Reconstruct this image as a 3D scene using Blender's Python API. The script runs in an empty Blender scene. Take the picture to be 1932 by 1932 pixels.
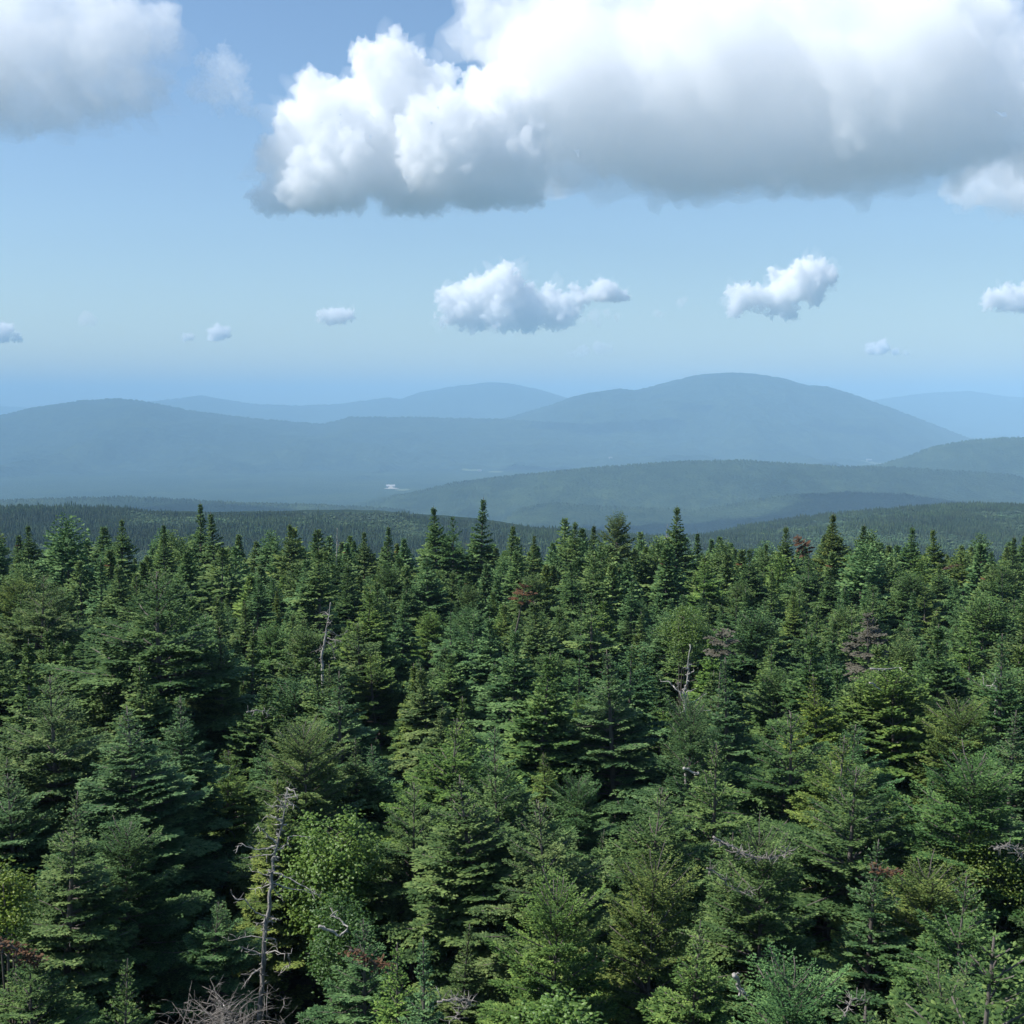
import bpy, math, random
import numpy as np
from mathutils import Vector, Matrix, noise

scene = bpy.context.scene
COL = scene.collection
R = math.radians
random.seed(7)

# ------------------------------------------------------------------ camera
EYE = Vector((0.0, 0.0, 14.0))
FOC = 1.178                       # focal length in picture widths (46 degrees)
PITCH = R(5.09)
cam_d = bpy.data.cameras.new('camera')
cam_d.sensor_width = 36.0
cam_d.lens = 36.0 * FOC
cam_d.clip_start = 0.1
cam_d.clip_end = 200000.0
cam = bpy.data.objects.new('camera', cam_d)
cam.location = EYE
cam.rotation_euler = (math.pi / 2 - PITCH, 0, 0)
COL.objects.link(cam)
scene.camera = cam

# ------------------------------------------------------------------ sky, sun, exposure
SUN_EL, SUN_AZ = R(51), R(-96)    # azimuth from straight ahead (+Y), negative = left
SUN_DIR = Vector((math.sin(SUN_AZ) * math.cos(SUN_EL), math.cos(SUN_AZ) * math.cos(SUN_EL), math.sin(SUN_EL)))
world = bpy.data.worlds.new('World')
scene.world = world
world.use_nodes = True
wn = world.node_tree
sky = wn.nodes.new('ShaderNodeTexSky')
sky.sky_type = 'NISHITA'
sky.sun_disc = False
sky.sun_elevation = SUN_EL
sky.sun_rotation = SUN_AZ % (2 * math.pi)
sky.altitude = 100
sky.air_density = 1.15
sky.dust_density = 0.4
sky.ozone_density = 4.8
bg = wn.nodes['Background']
bg.inputs['Strength'].default_value = 0.095
wn.links.new(sky.outputs[0], bg.inputs[0])

sun_d = bpy.data.lights.new('sun', 'SUN')
sun_d.energy = 4.5
sun_d.angle = R(0.53)
sun_d.color = (1.0, 0.965, 0.915)
sun = bpy.data.objects.new('sun', sun_d)
sun.rotation_euler = SUN_DIR.to_track_quat('Z', 'Y').to_euler()
sun.location = (-60, 20, 120)
COL.objects.link(sun)

vs = scene.view_settings
vs.view_transform = 'Standard'
vs.look = 'None'
vs.gamma = 1.0
vs.exposure = 0.6
vs.use_curve_mapping = False
cy = scene.cycles
cy.max_bounces = 40
cy.diffuse_bounces = 3
cy.glossy_bounces = 1
cy.transmission_bounces = 3
cy.transparent_max_bounces = 8
cy.volume_bounces = 36
cy.caustics_reflective = False
cy.caustics_refractive = False
cy.use_adaptive_sampling = True
cy.adaptive_threshold = 0.015
cy.use_denoising = True
cy.sample_clamp_indirect = 12.0

# ------------------------------------------------------------------ helpers
def ray(px, py):
    """unit-forward direction of a point of the 1932-pixel photograph"""
    u, v = px / 1932.0, py / 1932.0
    x, z = (u - .5) / FOC, -(v - .5) / FOC
    c, s = math.cos(PITCH), math.sin(PITCH)
    d = Vector((x, c + z * s, z * c - s))
    return d / d.y

def at(px, py, y):
    return EYE + ray(px, py) * y

def project(p):
    d = p - EYE
    c, s = math.cos(PITCH), math.sin(PITCH)
    f = d.y * c - d.z * s
    up = d.y * s + d.z * c
    return ((d.x / f * FOC + .5) * 1932, (.5 - up / f * FOC) * 1932, f)

def smooth(a, b, x):
    t = np.clip((np.asarray(x, float) - a) / (b - a), 0, 1)
    return t * t * (3 - 2 * t)

def set_tag(o, label=None, cat=None, group=None, kind=None):
    if label: o['label'] = label
    if cat: o['category'] = cat
    if group: o['group'] = group
    if kind: o['kind'] = kind
    return o

def mesh_np(name, V, F, mat, attrs=None, smooth_shade=False):
    """mesh from arrays: V (n,3), F (m,3) or (m,4)"""
    V = np.asarray(V, np.float32); F = np.asarray(F, np.int32)
    me = bpy.data.meshes.new(name)
    k = F.shape[1]
    me.vertices.add(len(V)); me.vertices.foreach_set('co', V.ravel())
    me.loops.add(F.size); me.loops.foreach_set('vertex_index', F.ravel())
    me.polygons.add(len(F)); me.polygons.foreach_set('loop_start', np.arange(0, F.size, k, dtype=np.int32))
    me.update(calc_edges=True)
    for nm, (ty, arr) in (attrs or {}).items():
        a = me.attributes.new(nm, ty, 'POINT')
        a.data.foreach_set('value' if ty in ('FLOAT', 'INT') else 'vector', np.asarray(arr, np.int32 if ty == 'INT' else np.float32).ravel())
    if smooth_shade:
        me.polygons.foreach_set('use_smooth', np.ones(len(F), bool))
    if mat: me.materials.append(mat)
    return me

class MB:
    """collects tubes and boxes, builds one mesh"""
    def __init__(self): self.v, self.f = [], []
    def tube(self, pts, rad, sides=6):
        pts = [Vector(p) for p in pts]
        b = len(self.v)
        for i, p in enumerate(pts):
            t = (pts[min(i + 1, len(pts) - 1)] - pts[max(i - 1, 0)]).normalized()
            a = t.cross(Vector((0.31, 0.2, 0.93)) if abs(t.z) < .9 else Vector((1, 0, 0.1))).normalized()
            c = t.cross(a)
            for k in range(sides):
                w = 2 * math.pi * k / sides
                self.v.append(tuple(p + (a * math.cos(w) + c * math.sin(w)) * rad[i]))
        for i in range(len(pts) - 1):
            for k in range(sides):
                q = b + i * sides
                self.f.append((q + k, q + (k + 1) % sides, q + sides + (k + 1) % sides, q + sides + k))
        self.f.append(tuple(b + (len(pts) - 1) * sides + k for k in range(sides)))
        self.f.append(tuple(b + k for k in reversed(range(sides))))
    def box(self, x0, x1, y0, y1, z0, z1):
        b = len(self.v)
        self.v += [(x, y, z) for z in (z0, z1) for y in (y0, y1) for x in (x0, x1)]
        self.f += [tuple(b + i for i in q) for q in ((0, 2, 3, 1), (4, 5, 7, 6), (0, 1, 5, 4), (2, 6, 7, 3), (0, 4, 6, 2), (1, 3, 7, 5))]
    def poly(self, pts, faces):
        b = len(self.v); self.v += [tuple(p) for p in pts]
        self.f += [tuple(b + i for i in q) for q in faces]
    def mesh(self, name, mat, smooth_shade=False):
        me = bpy.data.meshes.new(name); me.from_pydata(self.v, [], self.f); me.update()
        if smooth_shade: me.polygons.foreach_set('use_smooth', np.ones(len(self.f), bool))
        if mat: me.materials.append(mat)
        return me

def link(name, data, parent=None, loc=None):
    o = bpy.data.objects.new(name, data); COL.objects.link(o)
    if parent: o.parent = parent
    if loc is not None: o.location = loc
    return o

# ------------------------------------------------------------------ materials
def new_mat(name):
    m = bpy.data.materials.new(name); m.use_nodes = True
    nt = m.node_tree
    return m, nt, nt.nodes['Principled BSDF']

def N(nt, kind, **kw):
    n = nt.nodes.new(kind)
    for k, v in kw.items(): setattr(n, k, v)
    return n

def ramp(nt, fac, stops, interp='LINEAR'):
    r = N(nt, 'ShaderNodeValToRGB'); cr = r.color_ramp; cr.interpolation = interp
    cr.elements[0].position, cr.elements[0].color = stops[0][0], (*stops[0][1], 1)
    cr.elements[1].position, cr.elements[1].color = stops[-1][0], (*stops[-1][1], 1)
    for p, c in stops[1:-1]:
        e = cr.elements.new(p); e.color = (*c, 1)
    nt.links.new(fac, r.inputs[0])
    return r.outputs[0]

def mixrgb(nt, mode, fac, a, b):
    n = N(nt, 'ShaderNodeMix', data_type='RGBA', blend_type=mode)
    for i, v in ((0, fac), (6, a), (7, b)):
        if hasattr(v, 'links') or hasattr(v, 'is_linked'): nt.links.new(v, n.inputs[i])
        elif isinstance(v, (int, float)): n.inputs[i].default_value = v
        else: n.inputs[i].default_value = (*v, 1)
    return n.outputs[2]

def needle_material(name, stops, rough=.65, transl=.16, spec=.10):
    """foliage: colour from the per-shoot tone, multiplied by the tint each tree carries"""
    m, nt, p = new_mat(name)
    tone = N(nt, 'ShaderNodeAttribute', attribute_name='tone')
    col = ramp(nt, tone.outputs['Fac'], stops)
    tint = N(nt, 'ShaderNodeAttribute', attribute_name='tint', attribute_type='INSTANCER')
    out = mixrgb(nt, 'MULTIPLY', 1.0, col, tint.outputs['Color'])
    nt.links.new(out, p.inputs['Base Color'])
    p.inputs['Roughness'].default_value = rough
    p.inputs['Specular IOR Level'].default_value = spec
    tr = N(nt, 'ShaderNodeBsdfTranslucent'); nt.links.new(out, tr.inputs[0])
    mx = N(nt, 'ShaderNodeMixShader'); mx.inputs[0].default_value = transl
    nt.links.new(p.outputs[0], mx.inputs[1]); nt.links.new(tr.outputs[0], mx.inputs[2])
    nt.links.new(mx.outputs[0], nt.nodes['Material Output'].inputs['Surface'])
    return m

RUST = (.125, .064, .034)
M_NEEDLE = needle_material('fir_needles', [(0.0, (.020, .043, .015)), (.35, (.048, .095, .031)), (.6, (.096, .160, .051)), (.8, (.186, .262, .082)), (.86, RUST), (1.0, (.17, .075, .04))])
M_RUST = needle_material('dead_needles', [(0.0, (.055, .030, .018)), (.6, (.105, .056, .030)), (1.0, (.16, .095, .052))], transl=.05)
M_LEAF = needle_material('birch_leaves', [(0.0, (.07, .135, .025)), (.6, (.13, .22, .038)), (1.0, (.19, .28, .055))], transl=.3, spec=.4, rough=.45)

def bark_material(name, a, b, scale=9.0):
    m, nt, p = new_mat(name)
    tc = N(nt, 'ShaderNodeTexCoord')
    mp = N(nt, 'ShaderNodeMapping'); mp.inputs['Scale'].default_value = (1, 1, .25)
    nz = N(nt, 'ShaderNodeTexNoise'); nz.inputs['Scale'].default_value = scale; nz.inputs['Detail'].default_value = 6
    nt.links.new(tc.outputs['Object'], mp.inputs[0]); nt.links.new(mp.outputs[0], nz.inputs['Vector'])
    nt.links.new(ramp(nt, nz.outputs['Fac'], [(.3, a), (.7, b)]), p.inputs['Base Color'])
    bp = N(nt, 'ShaderNodeBump'); bp.inputs['Strength'].default_value = .6; bp.inputs['Distance'].default_value = .05
    nt.links.new(nz.outputs['Fac'], bp.inputs['Height']); nt.links.new(bp.outputs[0], p.inputs['Normal'])
    p.inputs['Roughness'].default_value = .9
    return m

M_BARK = bark_material('fir_bark', (.055, .045, .038), (.15, .13, .11))
M_SNAG = bark_material('weathered_bark', (.08, .074, .066), (.44, .41, .36), 17)
M_BONE = bark_material('bleached_wood', (.20, .185, .16), (.46, .43, .385), 11)
M_TWIG = bark_material('dead_twigs', (.13, .115, .10), (.33, .30, .265), 20)

def forest_material(name, a, b, scale, bump_d):
    """a far forested slope: crowns as cells with relief, stands of hardwood and of conifer"""
    m, nt, p = new_mat(name)
    tc = N(nt, 'ShaderNodeTexCoord')
    vo = N(nt, 'ShaderNodeTexVoronoi'); vo.inputs['Scale'].default_value = 1 / scale
    nz = N(nt, 'ShaderNodeTexNoise'); nz.inputs['Scale'].default_value = 1 / 420.0; nz.inputs['Detail'].default_value = 9; nz.inputs['Roughness'].default_value = .62
    n2 = N(nt, 'ShaderNodeTexNoise'); n2.inputs['Scale'].default_value = 1 / 70.0; n2.inputs['Detail'].default_value = 5
    for q in (vo, nz, n2): nt.links.new(tc.outputs['Object'], q.inputs['Vector'])
    cell = mixrgb(nt, 'MIX', vo.outputs['Color'], a, b)
    stand = ramp(nt, nz.outputs['Fac'], [(.38, (.72, .80, .84)), (.47, (.93, .96, .93)), (.53, (1.05, 1.05, .97)), (.64, (1.35, 1.28, 1.0))])
    c1 = mixrgb(nt, 'MULTIPLY', 1.0, cell, stand)
    fine = ramp(nt, n2.outputs['Fac'], [(.35, (.72, .75, .78)), (.65, (1.25, 1.2, 1.1))])
    nt.links.new(mixrgb(nt, 'MULTIPLY', 1.0, c1, fine), p.inputs['Base Color'])
    bp = N(nt, 'ShaderNodeBump', invert=True); bp.inputs['Strength'].default_value = .7; bp.inputs['Distance'].default_value = bump_d
    nt.links.new(vo.outputs['Distance'], bp.inputs['Height']); nt.links.new(bp.outputs[0], p.inputs['Normal'])
    p.inputs['Roughness'].default_value = 1.0; p.inputs['Specular IOR Level'].default_value = 0
    return m

M_SLOPE = forest_material('forested_slope', (.018, .033, .022), (.036, .054, .032), 11.0, 5.0)
M_FAR = forest_material('forested_mountain', (.018, .030, .022), (.030, .044, .028), 40.0, 9.0)

def ground_material():
    m, nt, p = new_mat('forest_floor')
    tc = N(nt, 'ShaderNodeTexCoord')
    nz = N(nt, 'ShaderNodeTexNoise'); nz.inputs['Scale'].default_value = 1.7; nz.inputs['Detail'].default_value = 8
    nt.links.new(tc.outputs['Object'], nz.inputs['Vector'])
    nt.links.new(ramp(nt, nz.outputs['Fac'], [(.3, (.022, .028, .014)), (.55, (.045, .06, .024)), (.75, (.07, .06, .035))]), p.inputs['Base Color'])
    bp = N(nt, 'ShaderNodeBump'); bp.inputs['Strength'].default_value = .8; bp.inputs['Distance'].default_value = .2
    nt.links.new(nz.outputs['Fac'], bp.inputs['Height']); nt.links.new(bp.outputs[0], p.inputs['Normal'])
    p.inputs['Roughness'].default_value = 1.0
    return m
M_GROUND = ground_material()

def plain(name, col, rough=.7):
    m, nt, p = new_mat(name)
    nz = N(nt, 'ShaderNodeTexNoise'); nz.inputs['Scale'].default_value = .8; nz.inputs['Detail'].default_value = 4
    nt.links.new(ramp(nt, nz.outputs['Fac'], [(.3, tuple(c * .85 for c in col)), (.7, col)]), p.inputs['Base Color'])
    p.inputs['Roughness'].default_value = rough
    return m

def vol_mat(name, density, color, aniso=0.0, principled=False):
    m = bpy.data.materials.new(name); m.use_nodes = True
    nt = m.node_tree; nt.nodes.remove(nt.nodes['Principled BSDF'])
    v = N(nt, 'ShaderNodeVolumePrincipled' if principled else 'ShaderNodeVolumeScatter')
    v.inputs['Color'].default_value = (*color, 1)
    v.inputs['Density'].default_value = density
    v.inputs['Anisotropy'].default_value = aniso
    nt.links.new(v.outputs[0], nt.nodes['Material Output'].inputs['Volume'])
    return m

# ------------------------------------------------------------------ terrain
VALLEY = -385.0
def bench_edge(x):
    return 1020 - 190 * np.exp(-((x - 190) / 170.0) ** 2) - 60 * np.exp(-((x + 60) / 90.0) ** 2)
def ground_z(x, y):
    x = np.asarray(x, float); y = np.asarray(y, float)
    ay = np.abs(y)
    z = -.028 * np.minimum(ay, 120.0) + .35 * np.sin(x * .21 + .7) * np.sin(y * .17) + .25 * np.sin(x * .5 + y * .37)
    z = z - 82 * smooth(88, 430, ay) - .006 * np.clip(ay - 120, 0, 900)
    und = 3.0 * np.sin(x * .011 + y * .006) + 2.0 * np.sin(x * .023 - y * .013 + 1.3)
    z = z + und * smooth(250, 500, ay) * (1 - smooth(1500, 2500, ay)) +   .007 * x * smooth(300, 700, ay) * (1 - smooth(1200, 2400, ay)) * (x > 0)
    z = z - 15 * np.exp(-((x - 130) / 130.0) ** 2) * smooth(450, 800, ay) - 6 * smooth(-150, 60, x) * smooth(450, 800, ay)
    e = bench_edge(x)
    z = z - 250 * smooth(0, 2300, ay - e) - 60 * smooth(2000, 5000, ay)
    return np.maximum(z, VALLEY - 5)

def build_ground():
    az = np.concatenate([np.linspace(-180, -36, 30)[:-1], np.linspace(-36, 36, 200), np.linspace(36, 180, 30)[1:-1]])
    rr = np.concatenate([[0.0], np.geomspace(1.5, 27500, 200)])
    A, D = np.meshgrid(np.radians(az), rr, indexing='ij')
    X, Y = D * np.sin(A), D * np.cos(A)
    Z = ground_z(X, Y)
    na, nr = A.shape
    idx = np.arange(na * nr).reshape(na, nr)
    a, b = idx, np.roll(idx, -1, axis=0)
    F = np.stack([a[:, :-1], a[:, 1:], b[:, 1:], b[:, :-1]], -1).reshape(-1, 4)
    V = np.stack([X, Y, Z], -1).reshape(-1, 3)
    me = mesh_np('ground', V, F, M_GROUND, smooth_shade=True)
    me.materials.append(M_SLOPE)
    far = (np.hypot(V[F].mean(1)[:, 0], V[F].mean(1)[:, 1]) > 330).astype(np.int32)
    me.polygons.foreach_set('material_index', far)
    return set_tag(link('ground', me), kind='structure')
build_ground()

def hill(name, prof, dist, front, back, base, mat, rough=2.0, relief=.0, jag=0.0, step=3.0, rows=44, seed=0):
    """a ridge whose crest runs through real points at DIST, with a front and a back slope"""
    pxs = np.array([p[0] for p in prof], float); pys = np.array([p[1] for p in prof], float)
    cols = np.arange(pxs[0], pxs[-1] + step, step)
    # smooth interpolation
    t = np.interp(cols, pxs, pys)
    k = np.ones(5) / 5
    tp = np.convolve(np.pad(t, 2, mode='edge'), k, mode='valid')
    rng = np.random.default_rng(seed)
    ts = np.concatenate([-np.linspace(1, 0, rows) ** 1.4, np.linspace(0, 1, rows // 2)[1:]])
    V = []
    span = cols[-1] - cols[0]
    for c, py in zip(cols, tp):
        d = ray(c, py)
        crest = EYE.z + d.z * dist
        end = float(smooth(0, .13, min(c - cols[0], cols[-1] - c) / span))
        crest = base - 15 + (crest - base + 15) * end
        fx = d.x
        for s in ts:
            yy = dist + (s * front if s < 0 else s * back)
            sh = (0.5 + 0.5 * math.cos(math.pi * abs(s))) * (1 - .25 * abs(s))
            x = fx * yy
            n = 1.3 * noise.ridged_multi_fractal(Vector((x / (front * .42), yy / (front * .95), seed * 3.1)), 1.0, 2.1, 5, 1.0, 2.0) - 1.5 + .5 * noise.fractal(Vector((x / (front * .15), yy / (front * .15), seed)), 1.0, 2.1, 4)
            z = base + (crest - base) * sh + relief * n * (1 - math.exp(-6 * abs(s))) + rough * .25 * n
            V.append((x, yy, z))
    V = np.array(V); nr = len(ts)
    if jag:
        near = np.tile(np.exp(-(ts / .05) ** 2) + .22, len(cols))
        V[:, 2] += rng.random(len(V)) ** 1.5 * jag * 1.3 * near
    idx = np.arange(len(V)).reshape(len(cols), nr)
    F = np.stack([idx[:-1, :-1], idx[1:, :-1], idx[1:, 1:], idx[:-1, 1:]], -1).reshape(-1, 4)
    me = mesh_np(name, V, F, mat, smooth_shade=True)
    return set_tag(link(name, me), kind='structure')

# nearer wooded hills
hill('hill', [(-220, 952), (0, 947), (150, 941), (250, 939), (350, 945), (450, 951), (560, 954), (700, 960), (800, 966), (900, 980)], 3300, 800, 900, VALLEY - 20, M_SLOPE, 3, 12, 6.0, 1.6, 60, 1)
hill('hill', [(560, 950), (640, 949), (720, 944), (760, 936), (860, 912), (1000, 897), (1150, 882), (1290, 873), (1390, 871), (1480, 876), (1600, 883), (1700, 884), (1800, 890), (1932, 900), (2100, 910)], 4250, 1150, 1300, VALLEY - 20, M_SLOPE, 4, 22, 7.0, 1.6, 60, 2)
hill('hill', [(820, 1000), (900, 985), (980, 962), (1040, 951), (1150, 958), (1240, 962), (1310, 966), (1360, 957), (1420, 946), (1500, 936), (1600, 931), (1700, 934), (1760, 943), (1850, 957), (1960, 966), (2150, 980)], 3350, 800, 700, VALLEY - 20, M_SLOPE, 3, 8, 6.0, 1.6, 60, 3)
hill('hill', [(1300, 910), (1480, 900), (1560, 890), (1660, 878), (1700, 866), (1760, 845), (1830, 832), (1932, 826), (2100, 822), (2300, 840)], 5300, 1100, 1500, VALLEY - 20, M_SLOPE, 4, 30, 7.0, 2.0, 50, 4)
# the mountains across the valley
hill('mountain', [(-500, 800), (-250, 805), (0, 786), (60, 772), (150, 758), (220, 753), (270, 758), (350, 774), (450, 787), (560, 797), (610, 801), (660, 787), (800, 788), (940, 792), (1100, 800), (1250, 815), (1500, 850)], 9300, 2900, 2500, VALLEY - 20, M_FAR, 8, 70, 9.0, 3.0, 60, 5)
hill('mountain', [(500, 850), (700, 830), (860, 808), (960, 789), (1040, 765), (1100, 746), (1170, 734), (1197, 738), (1250, 725), (1310, 710), (1380, 705), (1430, 708), (1478, 716), (1520, 729), (1560, 732), (1605, 744), (1640, 757), (1700, 778), (1760, 800), (1830, 828), (1950, 860), (2200, 880)], 10800, 3400, 3000, VALLEY - 20, M_FAR, 8, 85, 9.0, 3.0, 70, 6)
hill('mountain', [(-100, 775), (100, 768), (200, 766), (270, 760), (330, 753), (380, 747), (420, 755), (480, 763), (560, 766), (640, 763), (700, 755), (735, 751), (755, 755), (790, 742), (850, 731), (920, 723), (960, 724), (1020, 737), (1060, 750), (1120, 765), (1250, 780), (1500, 790)], 16000, 3500, 3000, VALLEY - 20, M_FAR, 10, 80, 10.0, 3.0, 40, 7)
hill('mountain', [(1350, 790), (1500, 775), (1640, 757), (1700, 748), (1760, 741), (1830, 739), (1900, 749), (1960, 752), (2100, 745), (2300, 760)], 19000, 3500, 3000, VALLEY - 20, M_FAR, 10, 80, 10.0, 3.0, 40, 8)
hill('mountain', [(-400, 770), (-100, 766), (20, 768), (120, 776), (250, 785)], 21000, 3500, 3000, VALLEY - 20, M_FAR, 10, 80, 10.0, 3.0, 40, 9)

# ------------------------------------------------------------------ haze
hz = MB(); hz.box(-30000, 30000, -30000, 30000, VALLEY - 60, 440)
haze = link('haze', hz.mesh('haze', vol_mat('haze', 1.22e-4, (.475, .765, 1.0), -.28, True)))
set_tag(haze, kind='stuff')

# ------------------------------------------------------------------ clouds
def ico(sub=3):
    import bmesh
    bm = bmesh.new(); bmesh.ops.create_icosphere(bm, subdivisions=sub, radius=1)
    bm.verts.ensure_lookup_table()
    v = np.array([x.co[:] for x in bm.verts]); f = np.array([[w.index for w in x.verts] for x in bm.faces]); bm.free()
    return v, f
ICO = ico()

def largest_bodies(me, keep=.02):
    """drop the specks and inner cavities that a voxel union leaves"""
    n = len(me.vertices)
    e = np.empty(len(me.edges) * 2, np.int32); me.edges.foreach_get('vertices', e); e = e.reshape(-1, 2)
    lab = np.arange(n)
    while True:
        m = np.minimum(lab[e[:, 0]], lab[e[:, 1]])
        new = lab.copy(); np.minimum.at(new, e[:, 0], m); np.minimum.at(new, e[:, 1], m)
        new = new[new]; new = new[new]
        if (new == lab).all(): break
        lab = new
    ids, cnt = np.unique(lab, return_counts=True)
    if len(ids) == 1: return me
    good = np.isin(lab, ids[cnt > keep * n])
    co = np.empty(n * 3, np.float32); me.vertices.foreach_get('co', co); co = co.reshape(-1, 3)
    T = tris_of(me); T = T[good[T].all(1)]
    idx = np.cumsum(good) - 1
    return mesh_np('cloud', co[good], idx[T], None, smooth_shade=True)

def remeshed(V, F, voxel):
    """voxel union of overlapping closed bodies"""
    o = bpy.data.objects.new('cloud_lobes', mesh_np('cloud_lobes', V, F, None)); COL.objects.link(o)
    md = o.modifiers.new('remesh', 'REMESH'); md.mode = 'VOXEL'; md.voxel_size = voxel
    dg = bpy.context.evaluated_depsgraph_get(); dg.update()
    me = bpy.data.meshes.new_from_object(o.evaluated_get(dg))
    bpy.data.objects.remove(o)
    me = largest_bodies(me)
    k = len(me.vertices)
    co = np.empty(k * 3, np.float32); me.vertices.foreach_get('co', co)
    no = np.empty(k * 3, np.float32); me.vertices.foreach_get('normal', no)
    return me, co.reshape(-1, 3), no.reshape(-1, 3)

def tris_of(me):
    me.calc_loop_triangles()
    t = np.empty(len(me.loop_triangles) * 3, np.int32); me.loop_triangles.foreach_get('vertices', t)
    return t.reshape(-1, 3)

def billowed(co, no, rm, amp, freq, off, octaves, bias):
    d = np.empty(len(co), np.float32)
    for i in range(len(co)):
        p = Vector(co[i].tolist()) * (freq / rm) + off
        d[i] = noise.turbulence(p, octaves, True, noise_basis='PERLIN_ORIGINAL', amplitude_scale=.58, frequency_scale=2.1) - bias
    return co + no * (d * amp * rm)[:, None]

def flatten(co, zb, soft, rm):
    z = co[:, 2]
    wob = np.array([noise.noise(Vector((p[0] / rm * .8, p[1] / rm * .8, 0))) for p in co.tolist()]) * .12 * rm
    low = z < zb + wob
    co[low, 2] = (zb + wob + (z - zb - wob) * soft)[low]
    return co

def cloud(label, lobes, dist, mat, base_py=None, vox=.16, billow=.72, soft=.12, group='clouds drifting over the mountains', seed=0, dy=0.0, fringe=None, fringe_out=.10):
    """lobes: (px, py, radius px[, depth offset in radii]) -> one closed billowed body of real size at DIST, thin vapour round it"""
    unit_ = dist / FOC / 1932.0
    rng = random.Random(seed)
    V, F, n = [], [], 0
    rs = []
    for L in lobes:
        px, py, r = L[:3]
        off = L[3] if len(L) > 3 else rng.uniform(-.5, .5)
        rw = r * unit_
        c = at(px, py, dist + dy * (px - lobes[0][0]) * unit_) + Vector((0, off * rw, 0))
        rs.append(rw)
        V.append(ICO[0] * np.array([rw, rw * .78, rw]) + np.array(c[:])); F.append(ICO[1] + n); n += len(ICO[0])
    V = np.concatenate(V); F = np.concatenate(F)
    org = V.mean(0)
    rm = float(np.median(rs)); vx = max(rm * vox, max(rs) * .04)
    zb = None if base_py is None else at(lobes[0][0], base_py, dist).z - org[2]
    o3 = Vector((seed * 7.3, 1.7 * seed, 0))
    me, co, no = remeshed(V - org, F, vx)
    co1 = billowed(co, no, rm, billow, .8, o3, 3, .50)
    if zb is not None: co1 = flatten(co1, zb, soft, rm)
    T = tris_of(me)
    me2, c2, n2 = remeshed(co1, T, vx * .8)
    c2 = billowed(c2, n2, rm, billow * .58, 2.8, o3 * 1.7, 4, .48)
    me2.vertices.foreach_set('co', c2.astype(np.float32).ravel()); me2.update()
    me2.name = 'cloud'; me2.materials.clear(); me2.materials.append(mat)
    c = link('cloud', me2, loc=org.tolist())
    set_tag(c, label, 'cloud', group)
    if fringe:
        cf = co + no * (fringe_out * rm)
        cf = billowed(cf, no, rm, billow * 1.5, 1.5, o3 * .6 + Vector((3, 5, 9)), 4, .55)
        if zb is not None: cf = flatten(cf, zb - .10 * rm, .35, rm)
        me3, c3, n3 = remeshed(cf, T, vx)
        me3.name = 'vapour'; me3.materials.clear(); me3.materials.append(fringe)
        link('vapour', me3, c)
    return c

W = (.994, .997, 1.0)
V_CRISP = vol_mat('cloud_dense', .028, W)
V_BODY = vol_mat('cloud_body', .0085, W)
V_SOFT = vol_mat('cloud_soft', .0065, W)
V_WISP = vol_mat('cloud_wisp', .0065, W)
V_FAR = vol_mat('cloud_far', .024, W)
V_HALO = vol_mat('cloud_vapour', .0030, W)
V_HALO_FAR = vol_mat('cloud_vapour_far', .0022, W)
V_FAINT = vol_mat('cloud_faint', .006, W)

cloud('towering bright white heap of cloud with crisp knobbly head beside the blue gap',
      [(740, 135, 62), (712, 185, 75), (665, 205, 60), (615, 225, 75), (560, 240, 55), (540, 300, 62), (600, 300, 95), (520, 365, 44), (575, 365, 48), (640, 330, 85),
       (740, 250, 110), (800, 190, 66), (770, 320, 92), (850, 290, 105), (900, 340, 62), (940, 230, 95), (960, 320, 80), (836, 150, 22), (800, 110, 14)], 2950, V_CRISP, 398, seed=1, vox=.10, fringe=V_HALO)
cloud('huge grey-based cloud bank filling the sky over the summit mountain',
      [(1000, 60, 110), (930, 5, 85), (1050, 170, 130), (1060, 290, 90), (1120, 70, 140), (1200, 210, 150), (1180, 310, 60), (1350, 130, 170), (1330, 280, 100), (1500, 220, 160), (1480, 320, 60),
       (1640, 190, 160), (1620, 300, 70), (1780, 200, 130), (1880, 215, 110), (1700, 40, 195), (1860, 60, 95), (1960, 220, 110), (2060, 180, 150), (1500, 40, 120),
       (1350, 200, 160, .7), (1650, 160, 180, .7), (1150, 150, 130, .8)], 3150, V_BODY, 362, seed=2, vox=.12, dy=-.14, fringe=V_HALO)
cloud('soft white cloud cut by the top corner beside the open blue',
      [(0, 95, 105), (90, 100, 95), (200, 95, 90), (40, 30, 80), (170, 20, 70), (290, 60, 62), (320, 30, 35), (100, 180, 75), (200, 175, 70), (265, 170, 55), (10, 180, 80), (-130, 110, 130), (-330, 100, 150), (-520, 100, 140), (-200, 170, 120)], 2950, V_SOFT, 244, seed=3, vox=.12, fringe=V_HALO)
cloud('small ragged puff hanging between the two largest clouds', [(425, 140, 40), (445, 170, 36), (398, 165, 34), (468, 205, 18), (415, 190, 28), (450, 130, 22), (385, 120, 20)], 2900, V_WISP, None, seed=4, billow=1.2)
cloud('rounded white cloud tucked under the grey bank at the frame edge', [(1835, 352, 44), (1890, 345, 58), (1950, 340, 70), (2030, 335, 90), (1800, 355, 22)], 3700, V_SOFT, 398, seed=5, fringe=V_HALO)
cloud('broad knobbly cloud low in the middle of the sky',
      [(870, 578, 42), (845, 560, 24), (905, 560, 42), (955, 545, 40), (945, 590, 38), (1000, 585, 42), (1050, 585, 36), (1080, 565, 20), (900, 600, 30), (828, 602, 12), (960, 520, 16), (1035, 560, 24)], 9000, V_FAR, 624, seed=6, fringe=V_HALO_FAR, billow=1.05, vox=.11)
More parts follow.
